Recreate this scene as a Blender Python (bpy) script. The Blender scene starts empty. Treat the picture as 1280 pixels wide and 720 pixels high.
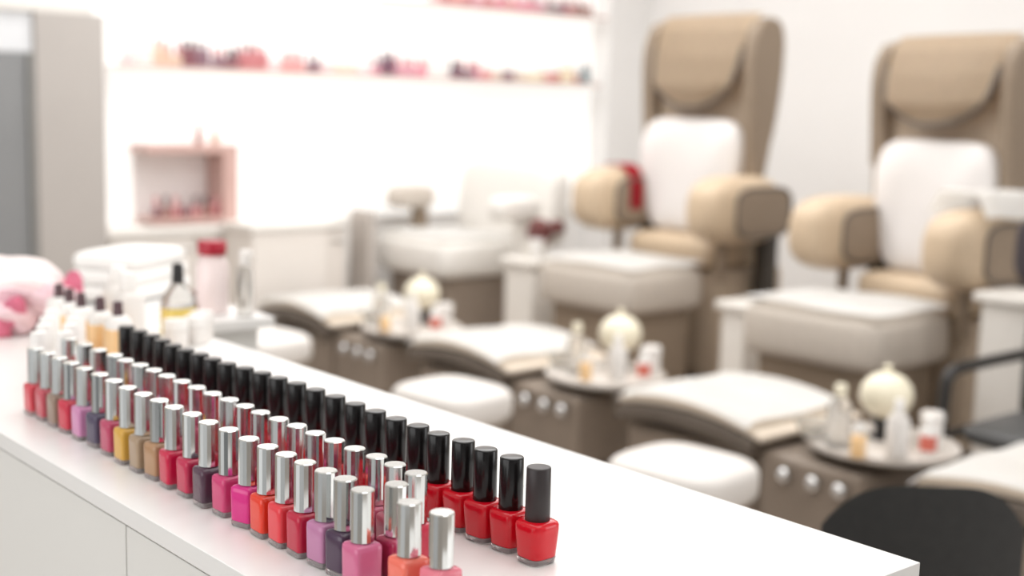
import bpy, bmesh, math, random
from mathutils import Vector, Matrix
random.seed(7)
SC = bpy.context.scene
COL = SC.collection
PI = math.pi

# ------------------------------------------------------------------ materials
def lin(c):
    return tuple(((v/255)/12.92 if v/255 <= .04045 else ((v/255+.055)/1.055)**2.4) for v in c)

def mat(name, rgb, rough=.5, metal=0., var=.04, scale=30., bump=0., coat=0., trans=0., sheen=0., ior=1.45, emit=None, estr=0., spec=.5):
    m = bpy.data.materials.new(name); m.use_nodes = True
    nt = m.node_tree; b = nt.nodes['Principled BSDF']
    c = lin(rgb)
    b.inputs['Roughness'].default_value = rough
    b.inputs['Metallic'].default_value = metal
    b.inputs['Coat Weight'].default_value = coat
    b.inputs['Coat Roughness'].default_value = .05
    b.inputs['Transmission Weight'].default_value = trans
    b.inputs['Sheen Weight'].default_value = sheen
    b.inputs['IOR'].default_value = ior
    b.inputs['Specular IOR Level'].default_value = spec
    tc = nt.nodes.new('ShaderNodeTexCoord')
    n = nt.nodes.new('ShaderNodeTexNoise'); n.inputs['Scale'].default_value = scale; n.inputs['Detail'].default_value = 3
    nt.links.new(tc.outputs['Object'], n.inputs['Vector'])
    r = nt.nodes.new('ShaderNodeValToRGB')
    r.color_ramp.elements[0].position = .3; r.color_ramp.elements[1].position = .7
    r.color_ramp.elements[0].color = (*[max(0, v*(1-var)) for v in c], 1)
    r.color_ramp.elements[1].color = (*[min(1, v*(1+var)) for v in c], 1)
    nt.links.new(n.outputs['Fac'], r.inputs['Fac'])
    nt.links.new(r.outputs['Color'], b.inputs['Base Color'])
    if bump:
        bp = nt.nodes.new('ShaderNodeBump'); bp.inputs['Strength'].default_value = bump; bp.inputs['Distance'].default_value = .004
        nt.links.new(n.outputs['Fac'], bp.inputs['Height']); nt.links.new(bp.outputs['Normal'], b.inputs['Normal'])
    if emit:
        b.inputs['Emission Color'].default_value = (*lin(emit), 1); b.inputs['Emission Strength'].default_value = estr
    return m

M = {}
M['wall'] = mat('wall_paint', (240, 238, 236), .8, var=.01, scale=3)
M['ceiling'] = mat('ceiling_paint', (245, 243, 240), .9, var=.01)
M['floor'] = mat('floor_vinyl', (178, 168, 158), .45, var=.12, scale=6)
M['pillar'] = mat('pillar_paint', (184, 178, 173), .7, var=.02, scale=4)
M['door_grey'] = mat('grey_door', (140, 141, 142), .5, var=.03, scale=4)
M['frame_grey'] = mat('grey_frame', (140, 139, 136), .5)
M['transom'] = mat('frosted_glass', (214, 215, 217), .3, emit=(225, 226, 228), estr=.15)
M['soffit'] = mat('soffit_paint', (238, 234, 228), .8, var=.01)
M['glow'] = mat('backlit_panel', (235, 233, 230), .5, var=.0, emit=(255, 253, 250), estr=.55)
M['shelf'] = mat('white_acrylic_shelf', (250, 246, 243), .3, emit=(255, 250, 248), estr=.15)
M['shelf_edge'] = mat('pinkish_shelf_edge', (205, 180, 172), .4)
M['worktop'] = mat('white_laminate', (238, 237, 235), .28, var=.012, scale=2)
M['cab_white'] = mat('white_cabinet', (230, 229, 225), .45, var=.012, scale=2)
M['cab_gap'] = mat('cabinet_shadow_gap', (150, 148, 145), .6)
M['cab_beige'] = mat('beige_cabinet', (238, 231, 224), .5, var=.02, scale=3)
M['grey_post'] = mat('grey_post', (196, 188, 181), .5)
M['leather'] = mat('taupe_leather', (184, 166, 146), .5, var=.05, scale=40, bump=.08)
M['leather_light'] = mat('light_tan_leather', (202, 180, 153), .5, var=.05, scale=40, bump=.08)
M['leather_dark'] = mat('dark_taupe_leather', (146, 129, 111), .55, var=.05, scale=40, bump=.08)  # dark taupe parts, plus the chair wings with shade in the colour
M['leather_grey'] = mat('warm_grey_leather', (204, 194, 183), .5, var=.04, scale=40, bump=.06)
M['leather_pale'] = mat('pale_greige_leather', (238, 234, 228), .5, var=.03, scale=30, bump=.06)
M['dark_frame'] = mat('dark_brown_frame', (62, 55, 48), .5)
M['towel'] = mat('white_terry_towel', (252, 250, 247), .95, var=.03, scale=160, bump=.1)
M['towel_warm'] = mat('white_cotton_cushion', (231, 226, 223), .9, var=.02, scale=120, bump=.08)
M['towel_end_shade'] = mat('tan_towel_shade', (234, 220, 203), .9, var=.03, scale=120, bump=.4)  # tan tone painted in for the shade on the towel ends
M['red_cloth'] = mat('red_cloth', (190, 32, 48), .8, var=.12, scale=50, bump=.3)
M['station'] = mat('taupe_plastic', (150, 136, 123), .4, var=.06, scale=10)
M['station_dark'] = mat('dark_taupe_plastic', (104, 94, 85), .4, var=.06, scale=10)
M['tray'] = mat('cream_stone', (214, 206, 198), .25, var=.06, scale=18)
M['chrome'] = mat('chrome', (225, 225, 225), .08, 1., var=.01)
M['white_seat'] = mat('white_vinyl', (232, 227, 222), .4, var=.015, scale=20, bump=.03)
M['black_vinyl'] = mat('black_vinyl', (82, 82, 82), .42, var=.06, scale=60, bump=.1)
M['black_metal'] = mat('black_metal', (45, 42, 40), .4)
M['black_plastic'] = mat('black_plastic', (38, 36, 36), .35)
M['purple_black'] = mat('plum_black_leather', (62, 55, 60), .5, var=.05, scale=40, bump=.08)
M['silver'] = mat('mirror_silver', (226, 228, 227), .11, 1., var=.015, scale=60)
M['white_cap'] = mat('pearl_white_plastic', (243, 240, 236), .3)
M['black_cap'] = mat('gloss_black_plastic', (21, 19, 19), .21, var=.03, spec=.42)
M['black_cap_matte'] = mat('soft_black_plastic', (52, 46, 46), .42, var=.05)
M['glass'] = mat('clear_glass', (250, 246, 246), .02, var=0, trans=1., ior=1.4)
M['clear'] = mat('clear_plastic', (246, 244, 240), .12, var=0, trans=.75, ior=1.2)
M['base_glass'] = mat('thick_base_glass', (250, 240, 240), .05, var=0, trans=.72, ior=1.3)
M['cream'] = mat('cream_ceramic', (244, 236, 212), .35, var=.03, scale=12, coat=.3)
M['coral'] = mat('coral_label', (226, 120, 104), .5)
M['pink_paper'] = mat('pink_tissue', (244, 212, 218), .8, var=.15, scale=25)
M['pale_paper'] = mat('pale_tissue', (249, 236, 234), .85, var=.05, scale=25)
M['rose_paper'] = mat('rose_tissue', (222, 120, 146), .8, var=.2, scale=30)
M['peach'] = mat('peach_oil', (246, 205, 150), .15, var=.04, coat=.6)
M['yellow'] = mat('yellow_oil', (244, 216, 112), .12, var=.04, coat=.6)
M['pinkwater'] = mat('pale_pink_liquid', (248, 232, 230), .15, var=.03, coat=.5)
M['crimson_lid'] = mat('crimson_lid', (172, 14, 44), .35, coat=.4)
M['brown'] = mat('brown_glass', (150, 112, 88), .2, coat=.5)
M['pink_box'] = mat('pink_copper_acrylic', (206, 172, 164), .35, var=.04, scale=8)
M['pink_box_back'] = mat('pale_pink_back', (246, 240, 238), .5, var=.02)
M['maroon_petal'] = mat('maroon_petals', (120, 72, 70), .7, var=.2, scale=40)
M['white_pot'] = mat('white_pedestal', (240, 235, 228), .4, var=.015)
_pc = {}
def polish(rgb):
    k = tuple(rgb)
    if k not in _pc:
        _pc[k] = mat('lacquer_%02x%02x%02x' % k, rgb, .2, var=.03, scale=25, coat=.35, spec=.35)
    return _pc[k]

# ------------------------------------------------------------------ mesh helpers
def finish(name, bm, material, parent=None, smooth=True, loc=None, angle=50):
    bmesh.ops.recalc_face_normals(bm, faces=bm.faces[:])
    me = bpy.data.meshes.new(name); bm.to_mesh(me); bm.free()
    me.materials.append(material)
    if smooth:
        me.polygons.foreach_set('use_smooth', [True]*len(me.polygons))
        me.set_sharp_from_angle(angle=math.radians(angle))
    o = bpy.data.objects.new(name, me); COL.objects.link(o)
    if parent is not None: o.parent = parent
    if loc is not None: o.location = loc
    return o

def thing(name, label, cat, loc=(0, 0, 0), rz=0, group=None, scale=1.):
    o = bpy.data.objects.new(name, None); COL.objects.link(o)
    o.empty_display_size = .05
    o.location = loc; o.rotation_euler = (0, 0, rz); o.scale = (scale,)*3
    return tag(o, label, cat, group)

def tag(o, label, cat, group=None):
    o['label'] = label; o['category'] = cat
    if group: o['group'] = group
    return o

def struct(o):
    o['kind'] = 'structure'; return o

def kids(o): return [c for c in bpy.data.objects if c.parent == o]

def copy_tree(o, label=None, loc=None, rz=None, group=None):
    c = o.copy(); COL.objects.link(c)
    if label: c['label'] = label
    if group: c['group'] = group
    if loc is not None: c.location = loc
    if rz is not None: c.rotation_euler = (0, 0, rz)
    for ch in kids(o):
        d = ch.copy(); COL.objects.link(d); d.parent = c
        for g in kids(ch):
            e = g.copy(); COL.objects.link(e); e.parent = d
    return c

def box(bm, lo, hi, bev=0., seg=2, mtx=None):
    r = bmesh.ops.create_cube(bm, size=1)
    c = [(a+b)/2 for a, b in zip(lo, hi)]; s = [b-a for a, b in zip(lo, hi)]
    for v in r['verts']:
        v.co = Vector((c[0]+v.co.x*s[0], c[1]+v.co.y*s[1], c[2]+v.co.z*s[2]))
    vs = r['verts']
    if bev:
        es = list({e for v in vs for e in v.link_edges})
        rr = bmesh.ops.bevel(bm, geom=es, offset=min(bev, min(s)*.49), segments=seg, profile=.5, affect='EDGES')
        vs = list({v for f in rr['faces'] for v in f.verts} | {v for v in vs if v.is_valid})
    if mtx is not None:
        for v in vs: v.co = mtx @ v.co
    return bm

def bxo(name, lo, hi, material, parent=None, bev=.004, seg=2):
    bm = bmesh.new(); box(bm, lo, hi, bev, seg)
    return weighted(finish(name, bm, material, parent))

def weighted(o):
    w = o.modifiers.new('weighted_normals', 'WEIGHTED_NORMAL'); w.keep_sharp = True; w.weight = 80
    return o

def ring(bm, cx, cy, z, hx, hy, n, e):
    vs = []
    for i in range(n):
        t = 2*PI*i/n + PI/n
        c, s = math.cos(t), math.sin(t)
        x = math.copysign(abs(c)**e, c)*hx; y = math.copysign(abs(s)**e, s)*hy
        vs.append(bm.verts.new((cx+x, cy+y, z)))
    return vs

def loft(bm, prof, n=24, e=1., cx=0, cy=0, cap=True):
    """prof: list of (z, half) or (z, hx, hy); e: superellipse power (1 round, small = square)"""
    rs = [ring(bm, cx, cy, p[0], p[1], p[2] if len(p) > 2 else p[1], n, e) for p in prof]
    for a, b in zip(rs, rs[1:]):
        for i in range(n):
            bm.faces.new((a[i], a[(i+1) % n], b[(i+1) % n], b[i]))
    if cap:
        bm.faces.new(list(reversed(rs[0]))); bm.faces.new(rs[-1])
    return bm

def sgn_pow(v, e): return math.copysign(abs(v)**e, v)

def cushion(bm, c, s, e1=.35, e2=.3, nu=36, nv=20, mtx=None, crown=0.):
    """soft rounded block: superellipsoid of full size s centred at c"""
    rows = []
    for j in range(1, nv):
        ph = -PI/2+PI*j/nv
        row = []
        for i in range(nu):
            th = 2*PI*(i+.5)/nu
            x = sgn_pow(math.cos(ph), e1)*sgn_pow(math.cos(th), e2)
            y = sgn_pow(math.cos(ph), e1)*sgn_pow(math.sin(th), e2)
            z = sgn_pow(math.sin(ph), e1)
            if crown and z > 0: z *= 1+crown*(1-x*x)*(1-y*y)
            row.append(bm.verts.new((c[0]+x*s[0]/2, c[1]+y*s[1]/2, c[2]+z*s[2]/2)))
        rows.append(row)
    bot = bm.verts.new((c[0], c[1], c[2]-s[2]/2)); top = bm.verts.new((c[0], c[1], c[2]+s[2]/2*(1+crown)))
    for a, b in zip(rows, rows[1:]):
        for i in range(nu): bm.faces.new((a[i], a[(i+1) % nu], b[(i+1) % nu], b[i]))
    for i in range(nu):
        bm.faces.new((bot, rows[0][(i+1) % nu], rows[0][i])); bm.faces.new((top, rows[-1][i], rows[-1][(i+1) % nu]))
    if mtx is not None:
        for r in rows:
            for v in r: v.co = mtx @ v.co
        bot.co = mtx @ bot.co; top.co = mtx @ top.co
    return bm

def prism(bm, pts, y0, y1, bev=.01, seg=3, axis='y'):
    """extrude a profile of (x,z) points along y"""
    a = [bm.verts.new((p[0], y0, p[1]) if axis == 'y' else (y0, p[0], p[1])) for p in pts]
    f = bm.faces.new(a)
    r = bmesh.ops.extrude_face_region(bm, geom=[f])
    nv = [v for v in r['geom'] if isinstance(v, bmesh.types.BMVert)]
    for v in nv:
        if axis == 'y': v.co.y = y1
        else: v.co.x = y1
    if bev:
        fs = set(f.link_loops[0].vert.link_faces) if False else None
        es = [e for e in bm.edges if e.is_valid and all(v in set(a) | set(nv) for v in e.verts)]
        bmesh.ops.bevel(bm, geom=es, offset=bev, segments=seg, profile=.5, affect='EDGES')
    return bm

def smoothpoly(pts, it=2):
    for _ in range(it):
        q = []
        for i in range(len(pts)):
            a, b = pts[i], pts[(i+1) % len(pts)]
            q += [(a[0]*.75+b[0]*.25, a[1]*.75+b[1]*.25), (a[0]*.25+b[0]*.75, a[1]*.25+b[1]*.75)]
        pts = q
    return pts

def tube(bm, pts, r, n=10, smooth=3):
    P = [Vector(p) for p in pts]
    for _ in range(smooth):
        Q = [P[0]]
        for a, b in zip(P, P[1:]): Q += [a*.75+b*.25, a*.25+b*.75]
        Q.append(P[-1]); P = Q
    rs = []; up = None
    for i, p in enumerate(P):
        t = (P[min(i+1, len(P)-1)]-P[max(i-1, 0)]).normalized()
        if up is None: up = t.orthogonal().normalized()
        up = (up-t*up.dot(t)).normalized(); w = t.cross(up)
        rs.append([bm.verts.new(p+up*math.cos(2*PI*k/n)*r+w*math.sin(2*PI*k/n)*r) for k in range(n)])
    for a, b in zip(rs, rs[1:]):
        for k in range(n): bm.faces.new((a[k], a[(k+1) % n], b[(k+1) % n], b[k]))
    bm.faces.new(list(reversed(rs[0]))); bm.faces.new(rs[-1])
    return bm

def sheet(bm, f, nu, nv, th):
    """thick cloth: f(u,v) -> Vector top surface, thickness th along -normal-ish z"""
    T = [[bm.verts.new(f(i/nu, j/nv)) for j in range(nv+1)] for i in range(nu+1)]
    for i in range(nu):
        for j in range(nv): bm.faces.new((T[i][j], T[i+1][j], T[i+1][j+1], T[i][j+1]))
    r = bmesh.ops.solidify(bm, geom=bm.faces[:], thickness=th)
    return bm

def ordinal(n):
    w = ['first', 'second', 'third', 'fourth', 'fifth', 'sixth', 'seventh', 'eighth', 'ninth', 'tenth', 'eleventh', 'twelfth', 'thirteenth',
         'fourteenth', 'fifteenth', 'sixteenth', 'seventeenth', 'eighteenth', 'nineteenth', 'twentieth', 'twenty-first', 'twenty-second',
         'twenty-third', 'twenty-fourth', 'twenty-fifth', 'twenty-sixth', 'twenty-seventh', 'twenty-eighth', 'twenty-ninth', 'thirtieth',
         'thirty-first', 'thirty-second', 'thirty-third', 'thirty-fourth', 'thirty-fifth', 'thirty-sixth', 'thirty-seventh', 'thirty-eighth', 'thirty-ninth', 'fortieth']
    return w[n]

# ------------------------------------------------------------------ room
YW, XW = 5.30, 5.42
struct(bxo('floor', (-1.5, -2.2, -.05), (XW+.1, YW+.1, 0), M['floor'], bev=0))
struct(bxo('wall_right', (XW, -2.2, 0), (XW+.1, YW+.1, 2.6), M['wall'], bev=0))
struct(bxo('ceiling', (-1.5, -2.2, 2.6), (XW+.1, YW+.1, 2.7), M['ceiling'], bev=0))
# end wall (with the backlit display), its left pillar, soffit and door
struct(bxo('wall_back', (-1.5, YW+.02, 0), (XW, YW+.1, 2.6), M['wall'], bev=0))
struct(bxo('wall_back_pillar', (1.868, 4.98, 0), (2.145, YW+.02, 1.425), M['pillar'], bev=.004))
struct(bxo('wall_back_soffit', (-1.5, 4.98, 1.425), (2.10, YW+.02, 2.6), M['soffit'], bev=.004))
dr = struct(bxo('door_1', (.9, 5.0, 0), (1.868, 5.05, 1.27), M['door_grey'], bev=.003))
bxo('door_frame', (1.842, 4.985, 0), (1.868, 5.0, 1.27), M['frame_grey'], dr)
bm = bmesh.new(); tube(bm, [(1.0, 5.0, .62), (1.0, 4.95, .62), (1.12, 4.95, .62)], .009, smooth=1)
finish('door_handle', bm, M['chrome'], dr)
struct(bxo('window_1', (.9, 5.0, 1.27), (1.868, 5.05, 1.425), M['transom'], bev=.003))
# backlit display panel
struct(bxo('trim_1', (2.16, YW-.005, .56), (5.10, YW+.02, 2.2), M['glow'], bev=0))
struct(bxo('trim_2', (2.12, 5.12, 1.425), (2.16, YW+.02, 2.4), M['soffit'], bev=.003))
struct(bxo('trim_3', (5.10, 5.16, 0), (XW, YW+.02, 2.6), M['wall'], bev=.003))

# shelves
def shelf(name, x0, x1, z, label):
    t = thing(name, label, 'shelf', ((x0+x1)/2, YW, z))
    w = (x1-x0)/2
    bxo('board', (-w, -.15, -.012), (w, -.006, 0), M['shelf'], t, .002)
    bxo('edge_strip', (-w, -.158, -.014), (w, -.15, .001), M['shelf_edge'], t, .001)
    return t
shelf('display_shelf', 2.26, 5.03, 1.245, 'long white middle display shelf carrying a row of small bottles')
shelf('display_shelf', 3.55, 5.06, 1.605, 'short white top display shelf carrying pink and red bottles')

# small bottles on the shelves (shared meshes per colour)
_mesh = {}
def cached(key, fn, material):
    if key not in _mesh:
        bm = bmesh.new(); fn(bm); o = finish(key[0], bm, material); _mesh[key] = o.data; me = o.data
        bpy.data.objects.remove(o)
    return _mesh[key]
def part(name, me, parent):
    o = bpy.data.objects.new(name, me); COL.objects.link(o); o.parent = parent; return o

def small_body(bm): loft(bm, [(0, .013), (.003, .0155), (.04, .016), (.048, .012), (.051, .008)], 14, .6)
def small_cap(bm): loft(bm, [(.051, .0105), (.09, .0095), (.092, .0085)], 14)
def jar_body(bm): loft(bm, [(0, .02), (.003, .023), (.04, .023), (.043, .02)], 16, .9)
def jar_lid(bm): loft(bm, [(.043, .0235), (.06, .0235), (.063, .021)], 16)
def tall_body(bm): loft(bm, [(0, .017), (.003, .019), (.075, .019), (.085, .01)], 14, .8)
def tall_cap(bm): loft(bm, [(.085, .011), (.112, .011), (.114, .009)], 14)
SHAPES = {'small': (small_body, small_cap, 'bottle'), 'jar': (jar_body, jar_lid, 'jar'), 'tall': (tall_body, tall_cap, 'bottle')}
CN = {'peach': (220, 184, 158), 'maroon': (112, 52, 62), 'plum': (120, 82, 96), 'rose': (196, 108, 112), 'pale pink': (240, 208, 208), 'coral': (222, 140, 138),
      'beige': (222, 200, 180), 'dark plum': (96, 52, 72), 'mauve pink': (214, 140, 158), 'white': (244, 240, 236), 'cream': (244, 228, 196),
      'orange red': (206, 126, 110), 'teal grey': (112, 132, 138), 'pink': (226, 130, 150), 'grey': (150, 140, 140), 'brown': (150, 96, 84)}
CAPN = {'black': M['black_plastic'], 'white': M['white_cap'], 'rose': polish((206, 150, 150)), 'dark': polish((70, 56, 60)), 'grey': polish((170, 164, 162))}
CN = {k: tuple(int(v*.80+.20*215) for v in c) for k, c in CN.items()}
def shelf_item(kind, col, cap, loc, label, group):
    bf, cf, cat = SHAPES[kind]
    t = thing('polish_'+cat if kind == 'small' else 'display_'+cat, label, cat, loc, random.uniform(-.3, .3), group)
    bodym = polish(CN[col])
    part('body', cached((kind+'_body', col), bf, bodym), t)
    part('lid' if kind == 'jar' else 'cap', cached((kind+'_cap', cap), cf, CAPN[cap]), t)
    return t
# middle shelf, left to right: (colour, cap, kind)
mid = [('pale pink', 'white', 'small'), ('white', 'white', 'tall')] + \
      [('peach', 'rose', 'tall'), ('peach', 'rose', 'small'), ('maroon', 'dark', 'tall'), ('plum', 'grey', 'tall'), ('plum', 'rose', 'small'), ('maroon', 'dark', 'small'), ('rose', 'dark', 'tall'), ('rose', 'rose', 'tall')] + \
      [('pale pink', 'white', 'jar'), ('coral', 'grey', 'small'), ('coral', 'rose', 'small'), ('plum', 'grey', 'small'), ('pale pink', 'white', 'jar'), ('beige', 'white', 'jar'), ('beige', 'white', 'jar'), ('pale pink', 'white', 'jar')] + \
      [('mauve pink', 'grey', 'small'), ('dark plum', 'dark', 'tall'), ('mauve pink', 'rose', 'small'), ('mauve pink', 'rose', 'small'), ('pink', 'rose', 'small'), ('white', 'white', 'tall'), ('white', 'white', 'tall')] + \
      [('dark plum', 'dark', 'small'), ('dark plum', 'rose', 'small'), ('mauve pink', 'rose', 'small'), ('coral', 'white', 'small'), ('beige', 'white', 'jar'), ('plum', 'white', 'small'), ('beige', 'white', 'jar'), ('cream', 'white', 'jar'), ('cream', 'white', 'small')] + \
      [('coral', 'white', 'small'), ('orange red', 'white', 'small'), ('cream', 'white', 'tall'), ('orange red', 'white', 'small'), ('teal grey', 'grey', 'tall')]
mid = [m for m in mid for _ in (0, 1)]
n = len(mid)
for i, (c, cp, k) in enumerate(mid):
    x = 2.32+(4.98-2.32)*i/(n-1)
    shelf_item(k, c, cp, (x, YW-.09+random.uniform(-.015, .015), 1.245), '%s cosmetic %s on the lit middle shelf, %s from its %s end' % (c, SHAPES[k][2], ordinal(min(i, n-1-i)), 'left' if i < n-1-i else 'right'), 'bottles along the middle display shelf')
top = [c for c in ['pale pink', 'rose', 'coral', 'rose', 'mauve pink', 'rose', 'pink', 'coral', 'pink', 'pink', 'mauve pink', 'grey', 'plum', 'rose', 'brown', 'brown'] for _ in (0, 1)]
for i, c in enumerate(top):
    shelf_item('small', c, ['white', 'rose', 'grey'][i % 3], (3.90+i*.0352, YW-.09+random.uniform(-.01, .01), 1.605), '%s polish bottle on the top display shelf, %s from its left end' % (c, ordinal(i)), 'bottles along the top display shelf')

# pink display box standing on the cabinet
pb = thing('display_box', 'pink copper open fronted display box in the lit niche', 'display box', (2.585, YW-.10, .582))
bxo('top_panel', (-.21, -.09, .30), (.215, .085, .335), M['pink_box'], pb, .003)
bxo('side_panel', (.145, -.09, .022), (.215, .085, .30), M['pink_box'], pb, .003)
bxo('base_panel', (-.19, -.09, 0), (.215, .085, .022), M['pink_box'], pb, .003)
bxo('back_panel', (-.20, .07, .022), (.145, .085, .30), M['pink_box_back'], pb, .002)
for i, (dx, c, cp, k) in enumerate([(-.15, 'maroon', 'rose', 'small'), (-.105, 'brown', 'dark', 'small'), (-.06, 'rose', 'rose', 'small'), (-.015, 'maroon', 'grey', 'small'), (.035, 'rose', 'dark', 'small'), (.085, 'brown', 'dark', 'small'), (.125, 'rose', 'rose', 'small')]):
    shelf_item(k, c, cp, (2.585+dx, YW-.14, .604), '%s polish bottle inside the pink display box, %s from the left' % (c, ordinal(i)), 'bottles inside the pink display box')
for i, (dx, c, cp) in enumerate([(.06, 'brown', 'rose'), (.14, 'peach', 'white')]):
    shelf_item('small', c, cp, (2.585+dx, YW-.12, .917), '%s bottle standing on top of the pink display box, %s one' % (c, ['left', 'right'][i]), 'bottles on top of the pink display box')

# low cabinets along the end wall
cb = thing('low_cabinet', 'long low beige cabinet below the lit display', 'cabinet', (2.74, 5.13, 0))
bxo('carcass', (-.58, -.10, .06), (.56, .16, .545), M['cab_beige'], cb)
bxo('plinth', (-.57, -.07, 0), (.55, .16, .06), M['grey_post'], cb)
bxo('cabinet_top', (-.59, -.13, .545), (.57, .165, .572), M['soffit'], cb)
for x0 in (-.57, -.19, .19):
    d = bxo('door', (x0, -.118, .075), (x0+.365, -.10, .535), M['cab_beige'], cb)
    bxo('handle', (x0+.29, -.128, .48), (x0+.35, -.118, .49), M['chrome'], d, .002)
ds = thing('reception_box', 'pale beige box unit standing in front of the low cabinet', 'cabinet', (2.82, 4.86, 0))
bxo('carcass', (-.16, -.12, 0), (.20, .11, .575), M['cab_beige'], ds)
bxo('box_top', (-.17, -.13, .575), (.21, .12, .6), M['soffit'], ds)
gp = thing('room_divider', 'narrow grey upright panel beside the pale low chair', 'panel', (3.40, 5.03, 0))
bxo('panel', (-.02, -.08, .02), (.02, .08, .62), M['grey_post'], gp)
bxo('foot', (-.035, -.10, 0), (.035, .10, .02), M['frame_grey'], gp)

# ------------------------------------------------------------------ counter
CXL, CXR, CY0, CY1, CZ = .4813, .9453, .5655, 2.55, .75
ct = thing('nail_counter', 'long white laminate counter carrying the rows of nail polish', 'counter', (0, 0, 0))
bxo('worktop', (CXL, CY0, CZ-.018), (CXR, CY1, CZ), M['worktop'], ct, .0008)
bm = bmesh.new(); box(bm, (.72, -.0004, CZ-.001), (CXR-.001, .0004, CZ+.00005))
for v in bm.verts: v.co.y += .949+(v.co.x-.94)*.2
finish('joint_line', bm, M['cab_gap'], ct, smooth=False)
bxo('carcass', (CXL+.02, CY0+.012, .07), (CXR-.012, CY1-.01, CZ-.018), M['cab_gap'], ct, .001)
bxo('plinth', (CXL+.05, CY0+.04, 0), (CXR-.04, CY1-.04, .07), M['grey_post'], ct, .001)
ys = [CY0+.012, 1.097, 1.63, 2.16, CY1-.01]
for a, b in zip(ys, ys[1:]):
    bxo('door', (CXL+.003, a+.0012, .075), (CXL+.02, b-.0012, CZ-.0215), M['cab_white'], ct, .001)
bxo('end_panel', (CXL+.004, CY0+.002, .07), (CXR-.004, CY0+.012, CZ-.018), M['cab_white'], ct, .001)

bxo('return_top', (CXR+.0003, 1.93, CZ-.018), (1.125, CY1, CZ), M['worktop'], ct, .001)
bxo('return_carcass', (CXR+.001, 1.95, 0), (1.105, CY1-.02, CZ-.018), M['cab_white'], ct, .002)

# ------------------------------------------------------------------ nail polish rows
HS, HB = .0777, .0800
def sv_body(bm):
    loft(bm, [(.0045, .0112), (.006, .0119), (.0305, .0122), (.0342, .0119), (.0358, .0104), (.0366, .0076), (.0372, .006)], 36, .30)
def sv_base(bm):
    loft(bm, [(0, .0112), (.0008, .0119), (.0046, .0121), (.0052, .0114)], 36, .30)
def sv_cap(bm):
    loft(bm, [(.0368, .0088), (.0374, .0093), (HS-.0008, .0093), (HS, .0086)], 16, 1.)
def bk_body(bm):
    loft(bm, [(.005, .0126), (.0065, .0134), (.028, .0151), (.0322, .0151), (.0341, .0142), (.0353, .0124), (.0358, .0095)], 40, .52)
def bk_base(bm):
    loft(bm, [(0, .0118), (.0008, .0126), (.0048, .0135), (.0056, .0126)], 40, .52)
def bk_cap(bm):
    loft(bm, [(.0352, .0100), (.0358, .0104), (HB-.0012, .0101), (HB-.0003, .0096), (HB, .0085)], 40, 1.)

def varnish(kind, rgb, x, y, rz, label, group, capm=None):
    t = thing('nail_polish', label, 'nail polish', (x, y, CZ), rz, group)
    if kind == 'silver':
        part('glass_base', cached(('sv_base',), sv_base, M['base_glass']), t)
        part('bottle', cached(('sv_body', tuple(rgb)), sv_body, polish(rgb)), t)
        me = cached(('sv_cap', (capm or M['silver']).name), sv_cap, capm or M['silver'])
        if me.name not in _flat:
            me.polygons.foreach_set('use_smooth', [False]*len(me.polygons)); _flat.add(me.name)
        part('cap', me, t)
    else:
        part('glass_base', cached(('bk_base',), bk_base, M['base_glass']), t)
        part('bottle', cached(('bk_body', tuple(rgb)), bk_body, polish(rgb)), t)
        part('cap', cached(('bk_cap', (capm or M['black_cap']).name), bk_cap, capm or M['black_cap']), t)
    return t
_flat = set()
def spaced(ys, mn):
    out = [ys[0]]
    for y in ys[1:]: out.append(max(y, out[-1]+mn))
    return out

# front row, listed from the near end to the far end
rowA = [('salmon', (238, 118, 100), .750, .551), ('dark rose', (176, 52, 88), .787, .562), ('dusty pink', (208, 108, 146), .795, .541),
        ('deep plum', (74, 54, 76), .828, .546), ('lilac', (190, 128, 166), .856, .546), ('crimson', (188, 30, 62), .886, .545), ('coral red', (226, 62, 72), .916, .545),
        ('orange red', (228, 62, 40), .946, .545), ('magenta', (214, 44, 132), .978, .545), ('rose pink', (204, 66, 116), 1.016, .546),
        ('dark plum', (84, 58, 74), 1.050, .544), ('raspberry red', (192, 44, 80), 1.086, .546), ('crimson', (200, 26, 70), 1.121, .545),
        ('bronze', (176, 138, 104), 1.155, .546), ('taupe', (168, 144, 118), 1.188, .545), ('gold', (214, 166, 72), 1.224, .545),
        ('rose', (188, 72, 104), 1.262, .547), ('navy', (82, 74, 96), 1.300, .548), ('lilac pink', (208, 140, 182), 1.338, .547),
        ('red', (204, 56, 76), 1.374, .547), ('brown taupe', (150, 128, 112), 1.408, .547), ('dusty red', (196, 84, 96), 1.442, .547), ('light red', (212, 74, 86), 1.476, .546)]
yy = spaced([r[2] for r in rowA], .0)
rA = [('pink', (228, 124, 140), .717, .556)] + rowA
for i, (cn, rgb, y, x) in enumerate(rA):
    rz = random.uniform(-.1, .1)
    if cn == 'magenta': rz = .26
    if i == 2: x, y = .570, .793
    if i == 3: x, y = .5405, .796
    varnish('silver', rgb, x, y, rz, 'silver-capped %s nail polish, %s from the near end of the front row' % (cn, ordinal(i)), 'silver capped polishes in the front row',
            None)
# middle row
YB = [.809, .839, .868, .899, .931, .962, .994, 1.025, 1.057, 1.088, 1.120, 1.153, 1.187, 1.221, 1.255, 1.289, 1.322, 1.356, 1.389, 1.428, 1.470, 1.516]
CB = [('rosy red', (206, 52, 78)), ('pink', (222, 110, 140)), ('cherry red', (190, 30, 58)), ('dusty rose', (196, 96, 116)), ('crimson', (176, 32, 62))]
for i, y in enumerate(YB):
    cn, rgb = CB[(i*3+i//5) % 5]
    varnish('silver', rgb, .602+random.uniform(-.0015, .0015), y, random.uniform(-.12, .12), 'silver-capped %s nail polish, %s from the near end of the middle row' % (cn, ordinal(i)), 'silver capped polishes in the middle row')
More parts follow.
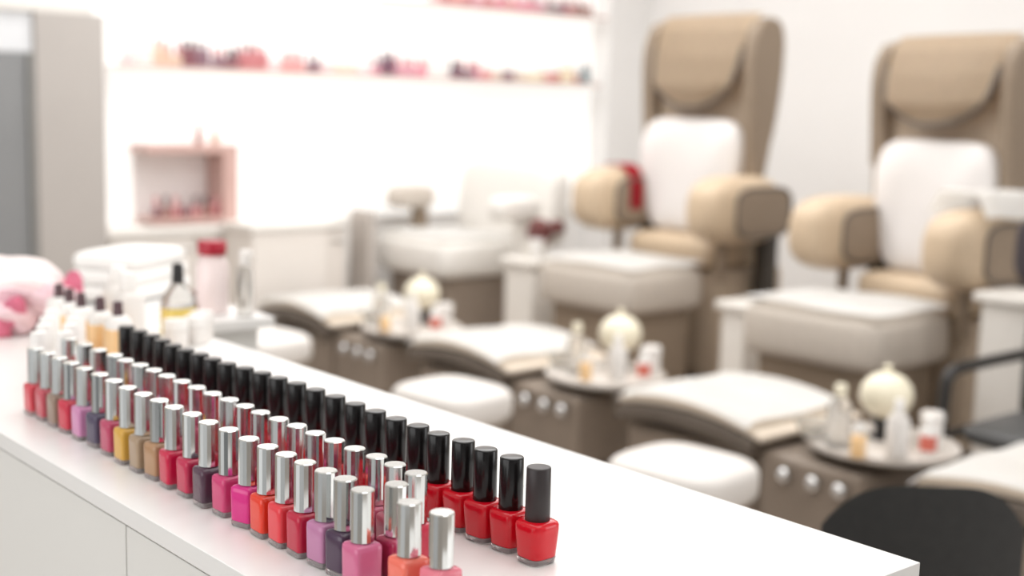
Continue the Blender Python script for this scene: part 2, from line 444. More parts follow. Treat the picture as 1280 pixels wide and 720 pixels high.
# back row
YC = [.759, .795, .827, .860, .892, .925, .958, .993, 1.029, 1.067, 1.104, 1.140, 1.174, 1.206, 1.238, 1.270, 1.302, 1.334, 1.366, 1.400, 1.437, 1.473, 1.508, 1.546]
XC = [.687, .689, .687, .689, .686, .688, .687, .688, .689, .691, .691, .691, .689, .688, .685, .681, .680, .681, .679, .680, .684, .688, .688, .688]
for i, (x, y) in enumerate(zip(XC, YC)):
    varnish('black', (208, 14, 34) if i % 3 else (214, 18, 36), x, y, random.uniform(-.12, .12), 'black-capped red nail polish, %s from the near end of the back row' % ordinal(i), 'black capped red polishes in the back row',
            M['black_cap_matte'] if i == 0 else None)

# ------------------------------------------------------------------ clutter at the far end of the counter
def pearl_body(bm): loft(bm, [(0, .0115), (.001, .0125), (.032, .0125), (.036, .009)], 24, .5)
def pearl_cap(bm): loft(bm, [(.036, .0105), (.0765, .0102), (.078, .009)], 20)
WP = [(.585, 1.570), (.612, 1.556), (.612, 1.622), (.640, 1.606), (.636, 1.674), (.664, 1.656), (.662, 1.726), (.690, 1.708)]
for i, (x, y) in enumerate(WP):
    t = thing('nail_polish', 'milky white polish with white cap, %s pair from the front, %s one' % (ordinal(i//2), ['left', 'right'][i % 2]), 'nail polish', (x, y, CZ), random.uniform(-.2, .2), 'white capped polishes behind the silver rows')
    part('bottle', cached(('pearl_body',), pearl_body, M['white_seat']), t)
    part('cap', cached(('pearl_cap',), pearl_cap, M['white_cap']), t)
def oil_body(bm): loft(bm, [(0, .016), (.001, .018), (.045, .018), (.05, .0165)], 24, .6)
def oil_shoulder(bm): loft(bm, [(.05, .0165), (.062, .0155), (.068, .010)], 24, .6)
def oil_cap(bm): loft(bm, [(.068, .0075), (.086, .0065), (.088, .005)], 16)
for i in range(5):
    x, y = [(.738, 1.895), (.733, 1.843), (.730, 1.793), (.738, 1.745), (.742, 1.695)][i]
    t = thing('oil_bottle', 'peach cuticle oil bottle with dark cap, %s from the far end' % ordinal(i), 'bottle', (x, y, CZ), random.uniform(-.2, .2), 'peach oil bottles behind the polish rows')
    part('bottle', cached(('oil_body',), oil_body, M['peach']), t)
    part('shoulder', cached(('oil_sh',), oil_shoulder, M['white_cap']), t)
    part('cap', cached(('oil_cap',), oil_cap, polish((86, 62, 66))), t)
def wb(bm): loft(bm, [(0, .020), (.002, .0225), (.075, .0225), (.085, .015), (.088, .011)], 24, .8)
def wc(bm): loft(bm, [(.088, .0125), (.112, .0125), (.114, .011)], 20)
for i, (x, y) in enumerate([(.800, 1.79), (.815, 1.86)]):
    t = thing('lotion_bottle', 'plain white lotion bottle, %s one beside the yellow oil bottle' % ['near', 'far'][i], 'bottle', (x, y, CZ), 0, 'white lotion bottles')
    part('bottle', cached(('wb',), wb, M['white_seat']), t); part('cap', cached(('wc',), wc, M['white_cap']), t)
# yellow oil with dropper
t = thing('oil_bottle', 'yellow oil in a clear bottle with a thin black dropper cap', 'bottle', (.915, 1.865, CZ))
bm = bmesh.new(); loft(bm, [(.001, .024), (.003, .026), (.042, .026), (.043, .025)], 28, .8); finish('oil', bm, M['yellow'], t)
bm = bmesh.new(); loft(bm, [(.0435, .026), (.058, .026), (.070, .016), (.080, .010)], 28, .8); finish('bottle', bm, M['clear'], t)
bm = bmesh.new(); loft(bm, [(.080, .0095), (.108, .0085), (.112, .006)], 18); finish('dropper_cap', bm, M['black_plastic'], t)
# brown little bottle
t = thing('oil_bottle', 'small brown bottle between the yellow oil and the red lidded jar', 'bottle', (.985, 1.955, CZ))
bm = bmesh.new(); loft(bm, [(0, .0085), (.001, .0098), (.03, .0098), (.036, .006)], 20); finish('bottle', bm, M['brown'], t)
bm = bmesh.new(); loft(bm, [(.036, .0065), (.052, .006), (.053, .005)], 16); finish('cap', bm, polish((120, 84, 70)), t)
# red lidded jar
t = thing('cosmetic_jar', 'tall pale pink jar with a dark crimson lid', 'jar', (1.055, 2.02, CZ))
bm = bmesh.new(); loft(bm, [(0, .024), (.002, .028), (.085, .028), (.098, .021), (.102, .02)], 28); finish('jar', bm, M['pinkwater'], t)
bm = bmesh.new(); loft(bm, [(.102, .0235), (.104, .025), (.123, .025), (.126, .023)], 28); finish('lid', bm, M['crimson_lid'], t)
t = thing('pump_bottle', 'slim white pump bottle beside the crimson lidded jar', 'bottle', (1.085, 1.96, CZ))
bm = bmesh.new(); loft(bm, [(0, .012), (.001, .014), (.08, .014), (.088, .008)], 20); finish('bottle', bm, M['clear'], t)
bm = bmesh.new(); loft(bm, [(.088, .0095), (.112, .0095), (.114, .008)], 18)
box(bm, (-.004, -.022, .106), (.004, 0, .113), .001); finish('pump', bm, M['white_cap'], t)
for i, (x, y) in enumerate([(.862, 1.765), (.900, 1.775), (.927, 1.810)]):
    t = thing('cream_jar', 'small plain white cream jar behind the black caps, %s from the left' % ordinal(i), 'jar', (x, y, CZ), .3*i, 'white cream jars behind the black caps')
    part('jar', cached(('cj',), lambda bm: loft(bm, [(0, .014), (.001, .016), (.026, .016), (.027, .015)], 24, .6), M['white_seat']), t)
    part('lid', cached(('cl',), lambda bm: loft(bm, [(.027, .0162), (.04, .0162), (.042, .015)], 24, .6), M['white_cap']), t)
# crumpled tissue bundle
def crumple(bm, c, s, amp, seed, nu=40, nv=26):
    rnd = random.Random(seed); ph = [(rnd.uniform(2, 9), rnd.uniform(2, 9), rnd.uniform(0, 6.3)) for _ in range(7)]
    cushion(bm, (0, 0, 0), (2, 2, 2), .8, .8, nu, nv)
    for v in bm.verts:
        d = 1+amp*sum(math.sin(a*v.co.x+b*v.co.y+p+4*v.co.z) for a, b, p in ph)/3
        v.co = Vector((v.co.x*s[0]/2*d, v.co.y*s[1]/2*d, max(v.co.z*d, -1)*s[2]/2))+Vector(c)
    return bm
t = thing('tissue_bundle', 'crumpled bundle of white and pink tissue at the counter far left', 'tissue', (.735, 2.07, CZ))
bm = bmesh.new(); crumple(bm, (.0, .03, .062), (.16, .19, .085), .16, 3); finish('white_tissue', bm, M['pale_paper'], t, angle=80)
bm = bmesh.new(); crumple(bm, (.0, -.03, .036), (.15, .15, .072), .2, 5); finish('pink_tissue', bm, M['pink_paper'], t, angle=80)
for (x, y, z, a) in ((-.035, -.1, .038, .3), (.03, -.1, .02, -.2), (-.055, -.095, .02, .1), (.075, -.05, .062, .5)):
    bm = bmesh.new(); crumple(bm, (x, y, z), (.030, .022, .046), .25, int(1000*x) % 17, 14, 10); finish('rose_petal', bm, M['rose_paper'], t, angle=80)
# rolled white towel
t = thing('folded_towel', 'thick white folded towel at the far end of the counter', 'towel', (1.02, 2.27, CZ), .55)
for i in range(3):
    bm = bmesh.new(); cushion(bm, (0, 0, .017+i*.028), (.24-.02*i, .13, .034), .5, .3, 36, 14, crown=.15*(i == 2)); finish('fold', bm, M['towel'], t)

# ------------------------------------------------------------------ massage chairs
def massage_chair(label, x, y, scale=1., rz=0., hw=.30, arm=.325, tall=1.):
    def squash(bm):
        for v in bm.verts:
            if v.co.z > 1.15: v.co.z = 1.15+(v.co.z-1.15)*tall
    t = thing('massage_chair', label, 'massage chair', (x, y, 0), rz, 'tan massage chairs along the wall', scale)
    L, LL, LD = M['leather'], M['leather_light'], M['leather_dark']
    # seat + skirt
    bm = bmesh.new(); cushion(bm, (.715, 0, .545), (.47, 2*arm-.16, .135), .4, .25); finish('seat', bm, LL, t)
    bm = bmesh.new(); box(bm, (.535, -.27, .03), (.92, .27, .485), .03, 3); finish('seat_base', bm, L, t)
    # reclined back pad
    bm = bmesh.new()
    prof = smoothpoly([(.72, .52), (.665, .80), (.675, 1.1), (.69, 1.38), (.70, 1.49), (.735, 1.525), (.785, 1.49), (.79, 1.35), (.765, 1.1), (.76, .95), (.82, .52)], 2)
    prism(bm, prof, -hw+.05, hw-.05, .015, 3); squash(bm); weighted(finish('backrest', bm, L, t))
    # wings, their shade put into the colour by a darker leather
    for s in (-1, 1):
        bm = bmesh.new()
        pr = smoothpoly([(.655, .72), (.63, .98), (.61, 1.22), (.605, 1.42), (.65, 1.50), (.74, 1.525), (.81, 1.49), (.825, 1.36), (.80, 1.12), (.745, .92), (.71, .72)], 2)
        a, b = sorted((s*(hw-.055), s*hw))
        prism(bm, pr, a, b, .022, 4); squash(bm); w = weighted(finish('side_wing', bm, LD, t))
        bm = bmesh.new()
        tube(bm, [(.636, s*(hw-.003), .98), (.618, s*(hw-.001), 1.22), (.617, s*(hw-.001), 1.40), (.665, s*(hw-.003), 1.495)], .005, 6, 2); squash(bm); finish('piping', bm, LD, w)
    # headrest flap draped over the top
    def fl(u, v):
        q = u*1.0
        pts = [(.742, 1.540), (.70, 1.535), (.645, 1.48), (.60, 1.36), (.575, 1.23), (.59, 1.165)]
        k = q*(len(pts)-1); i = min(int(k), len(pts)-2); f = k-i
        x = pts[i][0]*(1-f)+pts[i+1][0]*f; z = pts[i][1]*(1-f)+pts[i+1][1]*f
        wd = hw-.045-.055*max(0, q-.25)/.75
        vv = (v-.5)*2
        r = max(0, q-.78)/.22
        wd *= 1-.28*r*r
        return Vector((x-.018*(1-vv*vv)+.012*abs(vv)**3, vv*wd, z-.025*(1-vv*vv)*q))
    bm = bmesh.new(); sheet(bm, fl, 24, 20, .055); squash(bm); h = finish('headrest_pad', bm, LL, t, angle=60)
    bm = bmesh.new()
    tube(bm, [Vector((.006, 0, -.004))+fl(.55, .0), Vector((.006, 0, -.006))+fl(.8, .0), Vector((.006, 0, -.01))+fl(1, .12), Vector((.006, 0, -.012))+fl(1, .5), Vector((.006, 0, -.01))+fl(1, .88), Vector((.006, 0, -.006))+fl(.8, 1), Vector((.006, 0, -.004))+fl(.55, 1)], .013, 8, 3)
    squash(bm); finish('flap_edge', bm, M['station_dark'], h)
    # arms
    for s in (-1, 1):
        bm = bmesh.new(); cushion(bm, (.515, s*arm, .735), (.46, .20, .27), .68, .6, 44, 24); a = finish('armrest', bm, LL, t)
        for q in (-1, 1):
            bm = bmesh.new(); yy = s*arm+q*.088
            cushion(bm, (.575, yy, .730), (.33, .034, .19), .5, .5, 40, 16); finish('arm_panel', bm, LD, a)
            bm = bmesh.new()
            lp = [(.575+.165*sgn_pow(math.cos(th), .5), yy+q*.012, .730+.095*sgn_pow(math.sin(th), .5)) for th in [2*PI*(i+.5)/32 for i in range(33)]]
            tube(bm, lp, .007, 6, 1); finish('piping', bm, M['station_dark'], a)
        bxo('arm_support', (.68, s*arm-.03, .0), (.77, s*arm+.03, .64), M['dark_frame'], t, .01)
        bxo('arm_support', (.47, s*(arm-.035)-.012, .44), (.51, s*(arm-.035)+.012, .64), LD, t, .006)
    return t

def ottoman(label, x, y, material, scale=1., base=None):
    t = thing('footstool', label, 'footstool', (x, y, 0), 0, 'upholstered footstools before the chairs', scale)
    bm = bmesh.new(); cushion(bm, (.22, 0, .42), (.44, .54, .185), .38, .22, 44, 22); finish('cushion', bm, material, t)
    bm = bmesh.new(); box(bm, (.05, -.22, .03), (.40, .22, .35), .02, 3); finish('base', bm, base or M['leather_dark'], t)
    for sx in (.09, .36):
        for sy in (-.19, .19):
            bm = bmesh.new(); loft(bm, [(0, .02), (.03, .02)], 12, cx=sx, cy=sy); finish('foot', bm, M['dark_frame'], t)
    return t

def draped_towel(name, label, loc, sx, sy, h, drop, group=None, material=None, rz=0, seed=1, arch=0., over=(0, 0, 0, 0)):
    """towel over a flat cushion; over = overhang on -x,+x,-y,+y (fractions of drop)"""
    rnd = random.Random(seed); p1, p2 = rnd.uniform(0, 6), rnd.uniform(0, 6)
    def f(u, v):
        x = (u-.5)*sx; y = (v-.5)*sy; z = h+.004*math.sin(9*u+p1)*math.sin(7*v+p2)
        z += arch*(1-(2*abs(v-.5))**2.2)
        ed = 0
        for d, o in ((u, over[0]), (1-u, over[1]), (v, over[2]), (1-v, over[3])):
            w = .14
            if d < w: ed = max(ed, o*((w-d)/w)**1.6)
        z -= drop*ed
        return Vector((x, y, z))
    bm = bmesh.new(); sheet(bm, f, 30, 30, .012)
    o = finish(name, bm, material or M['towel'], None, loc=loc, angle=80)
    o.rotation_euler = (0, 0, rz)
    return tag(o, label, 'towel', group)

def back_cushion(label, loc, tilt, s=(.13, .52, .42), rz=0):
    bm = bmesh.new()
    cushion(bm, (0, 0, s[2]/2), s, .5, .45, 40, 24)
    for v in bm.verts:
        a = v.co.y/(s[1]/2); b = v.co.z/(s[2])*2-1
        v.co.y *= .86+.14*min(1, max(0, (b+.25)/.5))
        v.co.z += .03*abs(a)**3*(1 if b > 0 else -.4); v.co.x += .008*math.sin(5*a+4*b)
    o = finish('back_cushion', bm, M['towel_warm'], None, loc=loc, angle=80)
    o.rotation_euler = (0, tilt, rz)
    return tag(o, label, 'cushion', 'white cushions on the chair backs')

XA, YA = 3.48, 3.635
XB, YB_ = 3.32, 2.45
massage_chair('tan massage chair nearest the lit shelves, red cloth on its far arm', XA, YA, tall=.94)
massage_chair('tan massage chair at the right edge, white towel on its near arm', XB, YB_+.03, .965, math.radians(-8), .30, .30, .76)
ottoman('towelled footstool before the massage chair nearest the lit shelves', XA, YA, M['leather_grey'])
ottoman('towelled footstool before the right hand massage chair', XB, YB_, M['leather_grey'])
for (x, y, lab, sd) in ((XA, YA, 'white towel on the footstool of the massage chair nearest the lit shelves', 1), (XB, YB_, 'white towel on the footstool of the right hand massage chair', 2), (3.49, 4.79, 'white towel on the seat of the pale low backed chair', 3)):
    draped_towel('towel', lab, (x+.213, y, 0), .415, .515, .530, .03, 'white towels on the seats and footstools', over=(.3, .1, .3, .3), seed=sd)
back_cushion('white cushion on the back of the massage chair nearest the shelves', (XA+.615, YA+.015, .615), .04, (.10, .54, .47))
back_cushion('white cushion on the back of the right hand massage chair', (XB+.595, YB_-.05, .59), .04, (.10, .49, .45), math.radians(-8))
# towel over the near arm of the right hand chair
def arm_towel(u, v):
    a = (v-.5)*2
    return Vector(((u-.5)*.25, a*.112, .03-.075*max(0, abs(a)-.62)/.38+.004*math.sin(8*u)))
bm = bmesh.new(); sheet(bm, arm_towel, 16, 24, .045)
o = finish('towel', bm, M['towel'], None, loc=(XB+.455, YB_-.32, .862), angle=80); o.rotation_euler = (0, 0, math.radians(-8))
tag(o, 'white towel folded over the near arm of the right hand massage chair', 'towel')
# red cloth over the far arm of chair A
def red_cl(u, v):
    th = math.radians(70+118*v)
    return Vector(((u-.5)*.10*(1-.25*v), .110*sgn_pow(math.cos(th), .68), .148*sgn_pow(math.sin(th), .68)+.003*math.sin(20*u)))
bm = bmesh.new(); sheet(bm, red_cl, 12, 24, .008)
o = finish('red_cloth', bm, M['red_cloth'], None, loc=(XA+.52, YA+.325, .735), angle=80); tag(o, 'small red cloth hanging over the far arm of a tan massage chair', 'cloth')

# pale low chair by the shelves
t = thing('low_armchair', 'pale low backed chair in front of the lit shelves', 'chair', (3.40, 4.73, 0))
bm = bmesh.new(); cushion(bm, (.60, 0, .71), (.13, .70, .40), .4, .25, 40, 22, Matrix.Rotation(.08, 4, 'Y')); finish('backrest', bm, M['leather_pale'], t)
bm = bmesh.new(); cushion(bm, (.315, .06, .425), (.47, .56, .185), .38, .22, 44, 22); finish('seat', bm, M['leather_pale'], t)
bxo('seat_base', (.15, -.17, .0), (.60, .29, .35), M['station'], t, .02)
for s in (-1, 1):
    bm = bmesh.new(); cushion(bm, (.36, s*.39+.03, .665), (.24, .12, .11), .5, .4); a = finish('armrest', bm, M['leather_grey'] if s > 0 else M['leather_pale'], t)
    bxo('arm_post', (.38, s*.39, 0), (.45, s*.39+.06, .62), M['leather_dark'] if s > 0 else M['leather_pale'], a, .01)

# white pedestals between the chairs
def pedestal(label, x, y, sx, sy, h):
    t = thing('side_pedestal', label, 'side table', (x, y, 0), 0, 'white pedestals between the chairs')
    bxo('column', (-sx/2+.02, -sy/2+.02, .02), (sx/2-.02, sy/2-.02, h-.03), M['white_pot'], t, .008)
    bxo('pedestal_top', (-sx/2, -sy/2, h-.03), (sx/2, sy/2, h), M['white_pot'], t, .008)
    bxo('foot', (-sx/2+.03, -sy/2+.03, 0), (sx/2-.03, sy/2-.03, .02), M['grey_post'], t, .002)
pedestal('white pedestal between the pale chair and the first massage chair', 3.72, 4.18, .22, .22, .47)
pedestal('white pedestal between the two tan massage chairs', 3.72, 3.02, .15, .15, .43)
pedestal('white pedestal on the right of the right hand massage chair', 3.70, 1.92, .22, .24, .60)
# dark flower bowl on the first pedestal
t = thing('flower_bowl', 'bowl of dark maroon flowers on a white pedestal', 'flower bowl', (3.74, 4.19, .47))
bm = bmesh.new(); loft(bm, [(0, .03), (.01, .04), (.05, .055), (.06, .058)], 24); finish('bowl', bm, M['white_pot'], t)
rnd = random.Random(4)
for i in range(11):
    a = rnd.uniform(0, 6.28); r = rnd.uniform(0, .085)
    bm = bmesh.new(); crumple(bm, (r*math.cos(a), r*math.sin(a)-.02, .09+rnd.uniform(0, .05)), (.065, .065, .055), .22, i, 16, 12); finish('flower', bm, M['maroon_petal'], t, angle=80)
t = thing('tissue_cup', 'small white cup beside the maroon flower bowl', 'cup', (3.665, 4.105, .47))
bm = bmesh.new(); loft(bm, [(0, .02), (.002, .024), (.085, .03), (.088, .029)], 20); finish('cup', bm, M['white_cap'], t)

# ------------------------------------------------------------------ pedicure stations, trays, stools
def station(label, x, y):
    t = thing('pedicure_station', label, 'pedicure station', (x, y, 0), 0, 'pedicure stations in a row')
    bm = bmesh.new(); box(bm, (-.20, -.24, .02), (.22, .225, .235), .025, 3); weighted(finish('base', bm, M['station'], t))
    bm = bmesh.new(); box(bm, (-.185, -.56, .02), (.20, -.242, .25), .02, 3); weighted(finish('side_unit', bm, M['station'], t))
    # curved dark rest
    pr = []
    n = 16
    for i in range(n+1):
        y_ = -.255+.495*i/n; pr.append((y_, .275+.032*(1-(y_/.26)**2)))
    for i in range(n, -1, -1):
        y_ = -.255+.495*i/n; pr.append((y_, .235+.028*(1-(y_/.26)**2)))
    bm = bmesh.new(); prism(bm, pr, -.235, .245, .004, 2, axis='x'); finish('foot_rest', bm, M['station_dark'], t)
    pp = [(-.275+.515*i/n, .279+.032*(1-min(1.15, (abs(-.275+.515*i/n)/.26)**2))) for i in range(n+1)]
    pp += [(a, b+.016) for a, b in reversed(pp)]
    bm = bmesh.new(); prism(bm, pp, -.215, .225, .003, 2, axis='x'); finish('towel_shade_strip', bm, M['towel_end_shade'], t)  # added tan strip, stands in for shading at the towel end
    for yy in (-.34, -.43, -.51):
        k = bmesh.new(); loft(k, [(0, .010), (.01, .010), (.012, .018), (.02, .021), (.028, .018), (.034, .009)], 20)
        for v in k.verts: v.co = Vector((-.185-v.co.z, yy+v.co.x, .205+v.co.y))
        finish('knob', k, M['chrome'], t)
    bm = bmesh.new(); loft(bm, [(.25, .03), (.272, .03)], 20, cy=-.49); finish('tray_post', bm, M['station_dark'], t)
    bm = bmesh.new(); loft(bm, [(.280, .175, .185), (.284, .185, .195), (.296, .185, .195), (.300, .18, .19)], 40, cx=0, cy=-.49); tr = finish('tray', bm, M['tray'], t)
    bm = bmesh.new(); loft(bm, [(.268, .165, .175), (.281, .175, .185)], 40, cx=0, cy=-.49); finish('tray_rim', bm, M['station_dark'], tr)
    for sx in (-.16, .18):
        for sy in (-.20, .20):
            bm = bmesh.new(); loft(bm, [(0, .02), (.02, .02)], 12, cx=sx, cy=sy); finish('foot', bm, M['black_plastic'], t)
    return t
ST = [(2.835, 4.35, 'farthest'), (2.84, 3.33, 'second farthest'), (2.83, 2.315, 'second nearest'), (2.80, 1.33, 'nearest')]
for (x, y, w) in ST:
    station('low taupe pedicure station with a curved foot rest, %s in the row' % w, x, y)
    def tf(u, v):
        xx = (u-.5)*.47; yy = -.24+v*.495
        z = .281+.036*(1-min(1, (yy/.26)**2))+.036-.035*max(0, yy-.215)/.04*.6+.003*math.sin(11*u+3*v)
        d = min(u, 1-u)
        if d < .1: z -= .014*((.1-d)/.1)**2
        return Vector((xx, yy, z))
    bm = bmesh.new(); sheet(bm, tf, 24, 36, .022)
    o = finish('towel', bm, M['towel'], None, loc=(x, y, 0), angle=80); tag(o, 'thick white towel on the curved rest of the %s pedicure station' % w, 'towel', 'white towels on the pedicure stations')

def tray_set(x, y, w, full=True):
    z = .30
    t = thing('cotton_jar', 'round cream globe jar on a dark stand, tray of the %s pedicure station' % w, 'jar', (x+.07, y+.01, z), 0, 'cream globe jars on the trays')
    bm = bmesh.new(); loft(bm, [(0, .038), (.006, .04), (.012, .024), (.03, .026), (.046, .036), (.052, .034)], 28); finish('stand', bm, M['black_plastic'], t)
    bm = bmesh.new(); cushion(bm, (0, 0, .112), (.135, .135, .122), 1, 1, 36, 20); finish('globe', bm, M['cream'], t)
    bm = bmesh.new(); loft(bm, [(.169, .012), (.176, .007), (.180, .010), (.186, .011), (.191, .007), (.193, .003)], 24); finish('lid_knob', bm, M['cream'], t)
    t = thing('candle_jar', 'short white lidded jar on the tray of the %s pedicure station' % w, 'jar', (x+.085, y-.115, z), 0, 'white lidded jars on the trays')
    bm = bmesh.new(); loft(bm, [(0, .024), (.003, .028), (.07, .028)], 24); finish('jar', bm, M['white_cap'], t)
    bm = bmesh.new(); loft(bm, [(.07, .03), (.085, .03), (.09, .026)], 24); finish('lid', bm, M['white_seat'], t)
    t = thing('spray_bottle', 'clear plastic bottle with a cream cap on the tray of the %s pedicure station' % w, 'bottle', (x-.10, y+.03, z), 0, 'clear bottles on the trays')
    bm = bmesh.new(); loft(bm, [(0, .026), (.003, .030), (.105, .030), (.125, .014), (.13, .013)], 24); finish('bottle', bm, M['clear'], t)
    bm = bmesh.new(); loft(bm, [(.13, .015), (.155, .015), (.158, .012)], 18); finish('cap', bm, M['cream'], t)
    t = thing('lotion_bottle', 'white lotion bottle on the tray of the %s pedicure station' % w, 'bottle', (x-.065, y-.115, z), 0, 'white lotion bottles on the trays')
    bm = bmesh.new(); loft(bm, [(0, .024), (.003, .028), (.09, .028), (.11, .014), (.114, .012)], 24); finish('bottle', bm, M['white_seat'], t)
    bm = bmesh.new(); loft(bm, [(.114, .0125), (.14, .011), (.142, .009)], 18); finish('cap', bm, M['white_cap'], t)
    t = thing('polish_remover', 'slim white bottle with a coral label on the tray of the %s pedicure station' % w, 'bottle', (x+.015, y-.15, z), 0, 'coral labelled bottles on the trays')
    bm = bmesh.new(); loft(bm, [(0, .017), (.002, .02), (.06, .02), (.07, .012)], 20); b = finish('bottle', bm, M['white_cap'], t)
    bm = bmesh.new(); loft(bm, [(.012, .0206), (.05, .0206)], 20); finish('label_band', bm, M['coral'], b)
    bm = bmesh.new(); loft(bm, [(.07, .0125), (.095, .011), (.097, .009)], 18); finish('cap', bm, M['white_cap'], t)
    t = thing('glass_bowl', 'small glass bowl on the tray of the %s pedicure station' % w, 'bowl', (x-.07, y+.13, z), 0, 'glass bowls on the trays')
    bm = bmesh.new(); loft(bm, [(0, .025), (.003, .03), (.04, .046), (.042, .044), (.008, .027)], 24); finish('bowl', bm, M['clear'], t)
    t = thing('hand_sanitizer', 'short clear bottle of amber liquid on the tray of the %s pedicure station' % w, 'bottle', (x-.145, y-.06, z), 0, 'amber bottles on the trays')
    bm = bmesh.new(); loft(bm, [(0, .016), (.002, .019), (.05, .019), (.058, .011)], 20); finish('bottle', bm, M['peach'], t)
    bm = bmesh.new(); loft(bm, [(.058, .0115), (.08, .010), (.082, .009)], 18); finish('cap', bm, M['white_cap'], t)
for (x, y, w), dx in zip(ST[:3], (-.02, .0, -.05)):
    tray_set(x+dx, y-.49, w)

def stool(label, x, y, rz):
    t = thing('pedicure_stool', label, 'stool', (x, y, 0), rz, 'white pedicure stools')
    bm = bmesh.new(); cushion(bm, (0, 0, .28), (.28, .31, .11), .5, .55, 44, 22); finish('seat', bm, M['white_seat'], t)
    bm = bmesh.new(); loft(bm, [(.215, .10), (.235, .12)], 24); loft(bm, [(.06, .028), (.215, .028)], 16); finish('column', bm, M['chrome'], t)
    for i in range(5):
        a = 2*PI*i/5+.3
        bm = bmesh.new(); tube(bm, [(0, 0, .07), (.09*math.cos(a), .09*math.sin(a), .065), (.19*math.cos(a), .19*math.sin(a), .05)], .014, 8, 1)
        l = finish('leg', bm, M['chrome'], t)
        bm = bmesh.new(); cushion(bm, (.19*math.cos(a), .19*math.sin(a), .024), (.048, .048, .048), 1, 1, 16, 10); finish('caster', bm, M['black_plastic'], l)
stool('white padded pedicure stool, farthest of the three', 2.20, 3.86, .1)
stool('white padded pedicure stool, middle of the three', 2.23, 2.84, .1)
stool('white padded pedicure stool, nearest of the three', 2.20, 1.935, .1)

# ------------------------------------------------------------------ black work stool beside the counter
t = thing('work_stool', 'black work stool with a rounded backrest beside the counter end', 'stool', (1.775, 1.105, 0), math.radians(48))
def bk(u, v):
    a = (v-.5)*2
    w = .19*(1-abs(2*u-1)**4*.12)
    top_ = .245*(1-abs(a)**3.6*.32)
    return Vector((-.17+.045*a*a, a*.152, .345+u*top_))
bm = bmesh.new(); sheet(bm, bk, 16, 30, .05)
bmesh.ops.smooth_vert(bm, verts=bm.verts[:], factor=.5, use_axis_x=True, use_axis_y=True, use_axis_z=True)
finish('backrest', bm, M['black_vinyl'], t, angle=80)
bm = bmesh.new(); cushion(bm, (.06, 0, .315), (.36, .38, .08), .5, .5); finish('seat', bm, M['black_vinyl'], t)
bm = bmesh.new(); tube(bm, [(0, 0, .27), (-.16, 0, .27), (-.19, 0, .30), (-.19, 0, .42)], .014, 8, 2); finish('back_bracket', bm, M['black_metal'], t)
bm = bmesh.new(); loft(bm, [(.06, .025), (.28, .025)], 16, cx=.06); finish('column', bm, M['chrome'], t)
for i in range(5):
    a = 2*PI*i/5
    bm = bmesh.new(); tube(bm, [(.06, 0, .07), (.06+.1*math.cos(a), .1*math.sin(a), .065), (.06+.22*math.cos(a), .22*math.sin(a), .05)], .014, 8, 1); l = finish('leg', bm, M['black_plastic'], t)
    bm = bmesh.new(); cushion(bm, (.06+.22*math.cos(a), .22*math.sin(a), .024), (.048, .048, .048), 1, 1, 16, 10); finish('caster', bm, M['black_plastic'], l)

# black armchair at the right edge
t = thing('black_armchair', 'black armchair with looped metal arms at the right edge', 'chair', (3.095, 1.57, 0))
for s in (-1, 1):
    bm = bmesh.new()
    tube(bm, [(.42, s*.24, .455), (.10, s*.24, .455), (.0, s*.24, .45), (-.015, s*.24, .38), (-.015, s*.24, .29), (-.01, s*.24, .0)], .017, 10, 3); a = finish('arm_loop', bm, M['black_metal'], t)
    bm = bmesh.new(); tube(bm, [(-.012, s*.24, .275), (.42, s*.24, .275)], .013, 8, 0); finish('side_rail', bm, M['black_metal'], a)
    bm = bmesh.new(); tube(bm, [(.46, s*.24, .0), (.41, s*.24, .45), (.46, s*.22, .88)], .015, 8, 2); finish('rear_leg', bm, M['black_metal'], t)
bm = bmesh.new(); cushion(bm, (.20, 0, .285), (.40, .44, .06), .5, .35); finish('seat', bm, M['black_vinyl'], t)
bm = bmesh.new(); cushion(bm, (.39, .03, .755), (.10, .50, .225), .5, .45, 40, 22, None); finish('backrest', bm, M['purple_black'], t)

# ------------------------------------------------------------------ light
def area(name, loc, rot, sx, sy, e, col=(1, 1, 1)):
    l = bpy.data.lights.new(name, 'AREA'); l.shape = 'RECTANGLE'; l.size = sx; l.size_y = sy; l.energy = e; l.color = col
    o = bpy.data.objects.new(name, l); COL.objects.link(o); o.location = loc; o.rotation_euler = rot
    return o
area('ceiling_panel_light', (3.2, 3.0, 2.58), (0, 0, 0), 2.6, 3.6, 84, (1, 1, 1))
area('counter_panel_light', (.9, .9, 2.58), (0, 0, 0), 1.6, 2.6, 30, (1, 1, 1))
area('cap_highlight_light', (3.6, -1.6, 1.5), (math.radians(82), 0, math.radians(48)), 1.6, 1.8, 30, (1, 1, 1))  # added light, gives the silver caps a white strip on the right
area('end_wall_fill_light', (2.2, 4.2, 2.58), (0, 0, 0), 2.4, 1.0, 22, (1, 1, 1))  # added fill, brightens the low cabinet at the end wall

area('left_fill_light', (-1.45, 1.2, 1.2), (math.radians(90), 0, math.radians(-90)), 2.4, 1.4, 24, (1, 1, 1))  # added fill from the open left side, for cabinet front and caps

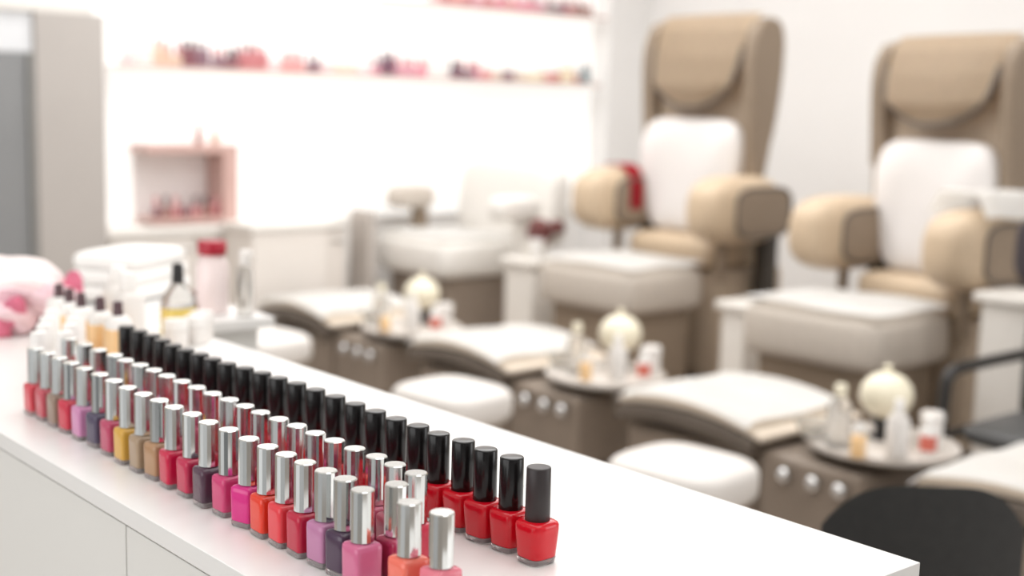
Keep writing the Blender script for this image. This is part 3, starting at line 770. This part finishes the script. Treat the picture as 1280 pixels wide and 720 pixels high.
w = bpy.data.worlds.new('made_up_surroundings'); SC.world = w; w.use_nodes = True  # invented light and dark patches, giving the silver caps streaks to reflect
nt = w.node_tree; bg = nt.nodes['Background']
tc = nt.nodes.new('ShaderNodeTexCoord'); mp = nt.nodes.new('ShaderNodeMapping'); 
wv = nt.nodes.new('ShaderNodeTexNoise'); wv.inputs['Scale'].default_value = 2.6; wv.inputs['Detail'].default_value = 1
mp.inputs['Scale'].default_value = (2.2, 2.2, .5)
nt.links.new(tc.outputs['Generated'], mp.inputs['Vector']); nt.links.new(mp.outputs['Vector'], wv.inputs['Vector'])
cr = nt.nodes.new('ShaderNodeValToRGB'); nt.links.new(wv.outputs['Fac'], cr.inputs['Fac'])
cr.color_ramp.elements[0].position = .40; cr.color_ramp.elements[0].color = (.20, .205, .205, 1)
cr.color_ramp.elements[1].position = .60; cr.color_ramp.elements[1].color = (1, .995, .985, 1)
nt.links.new(cr.outputs['Color'], bg.inputs['Color']); bg.inputs['Strength'].default_value = .9

# ------------------------------------------------------------------ camera
psi, pit, rol = 0.7105, 0.1398, 0.0266
F = Vector((math.sin(psi)*math.cos(pit), math.cos(psi)*math.cos(pit), -math.sin(pit)))
rt = Vector((math.cos(psi), -math.sin(psi), 0)); up = rt.cross(F)
R = rt*math.cos(rol)+up*math.sin(rol); U = up*math.cos(rol)-rt*math.sin(rol)
cam = bpy.data.cameras.new('camera'); co = bpy.data.objects.new('camera', cam); COL.objects.link(co)
mt = Matrix((R, U, -F)).transposed().to_4x4(); mt.translation = Vector((0, 0, .75+.3696)); co.matrix_world = mt
cam.sensor_width = 36; cam.lens = 1623.1/1280*36; cam.clip_start = .02
cam.dof.use_dof = True; cam.dof.focus_distance = 1.09; cam.dof.aperture_fstop = 3.3
SC.camera = co
SC.view_settings.view_transform = 'Standard'; SC.view_settings.look = 'None'
SC.view_settings.exposure = -0.09; SC.view_settings.gamma = 1.0
try:
    SC.cycles.use_denoising = True
    SC.cycles.max_bounces = 10; SC.cycles.transmission_bounces = 8
    SC.cycles.caustics_reflective = False; SC.cycles.caustics_refractive = False
except Exception: pass
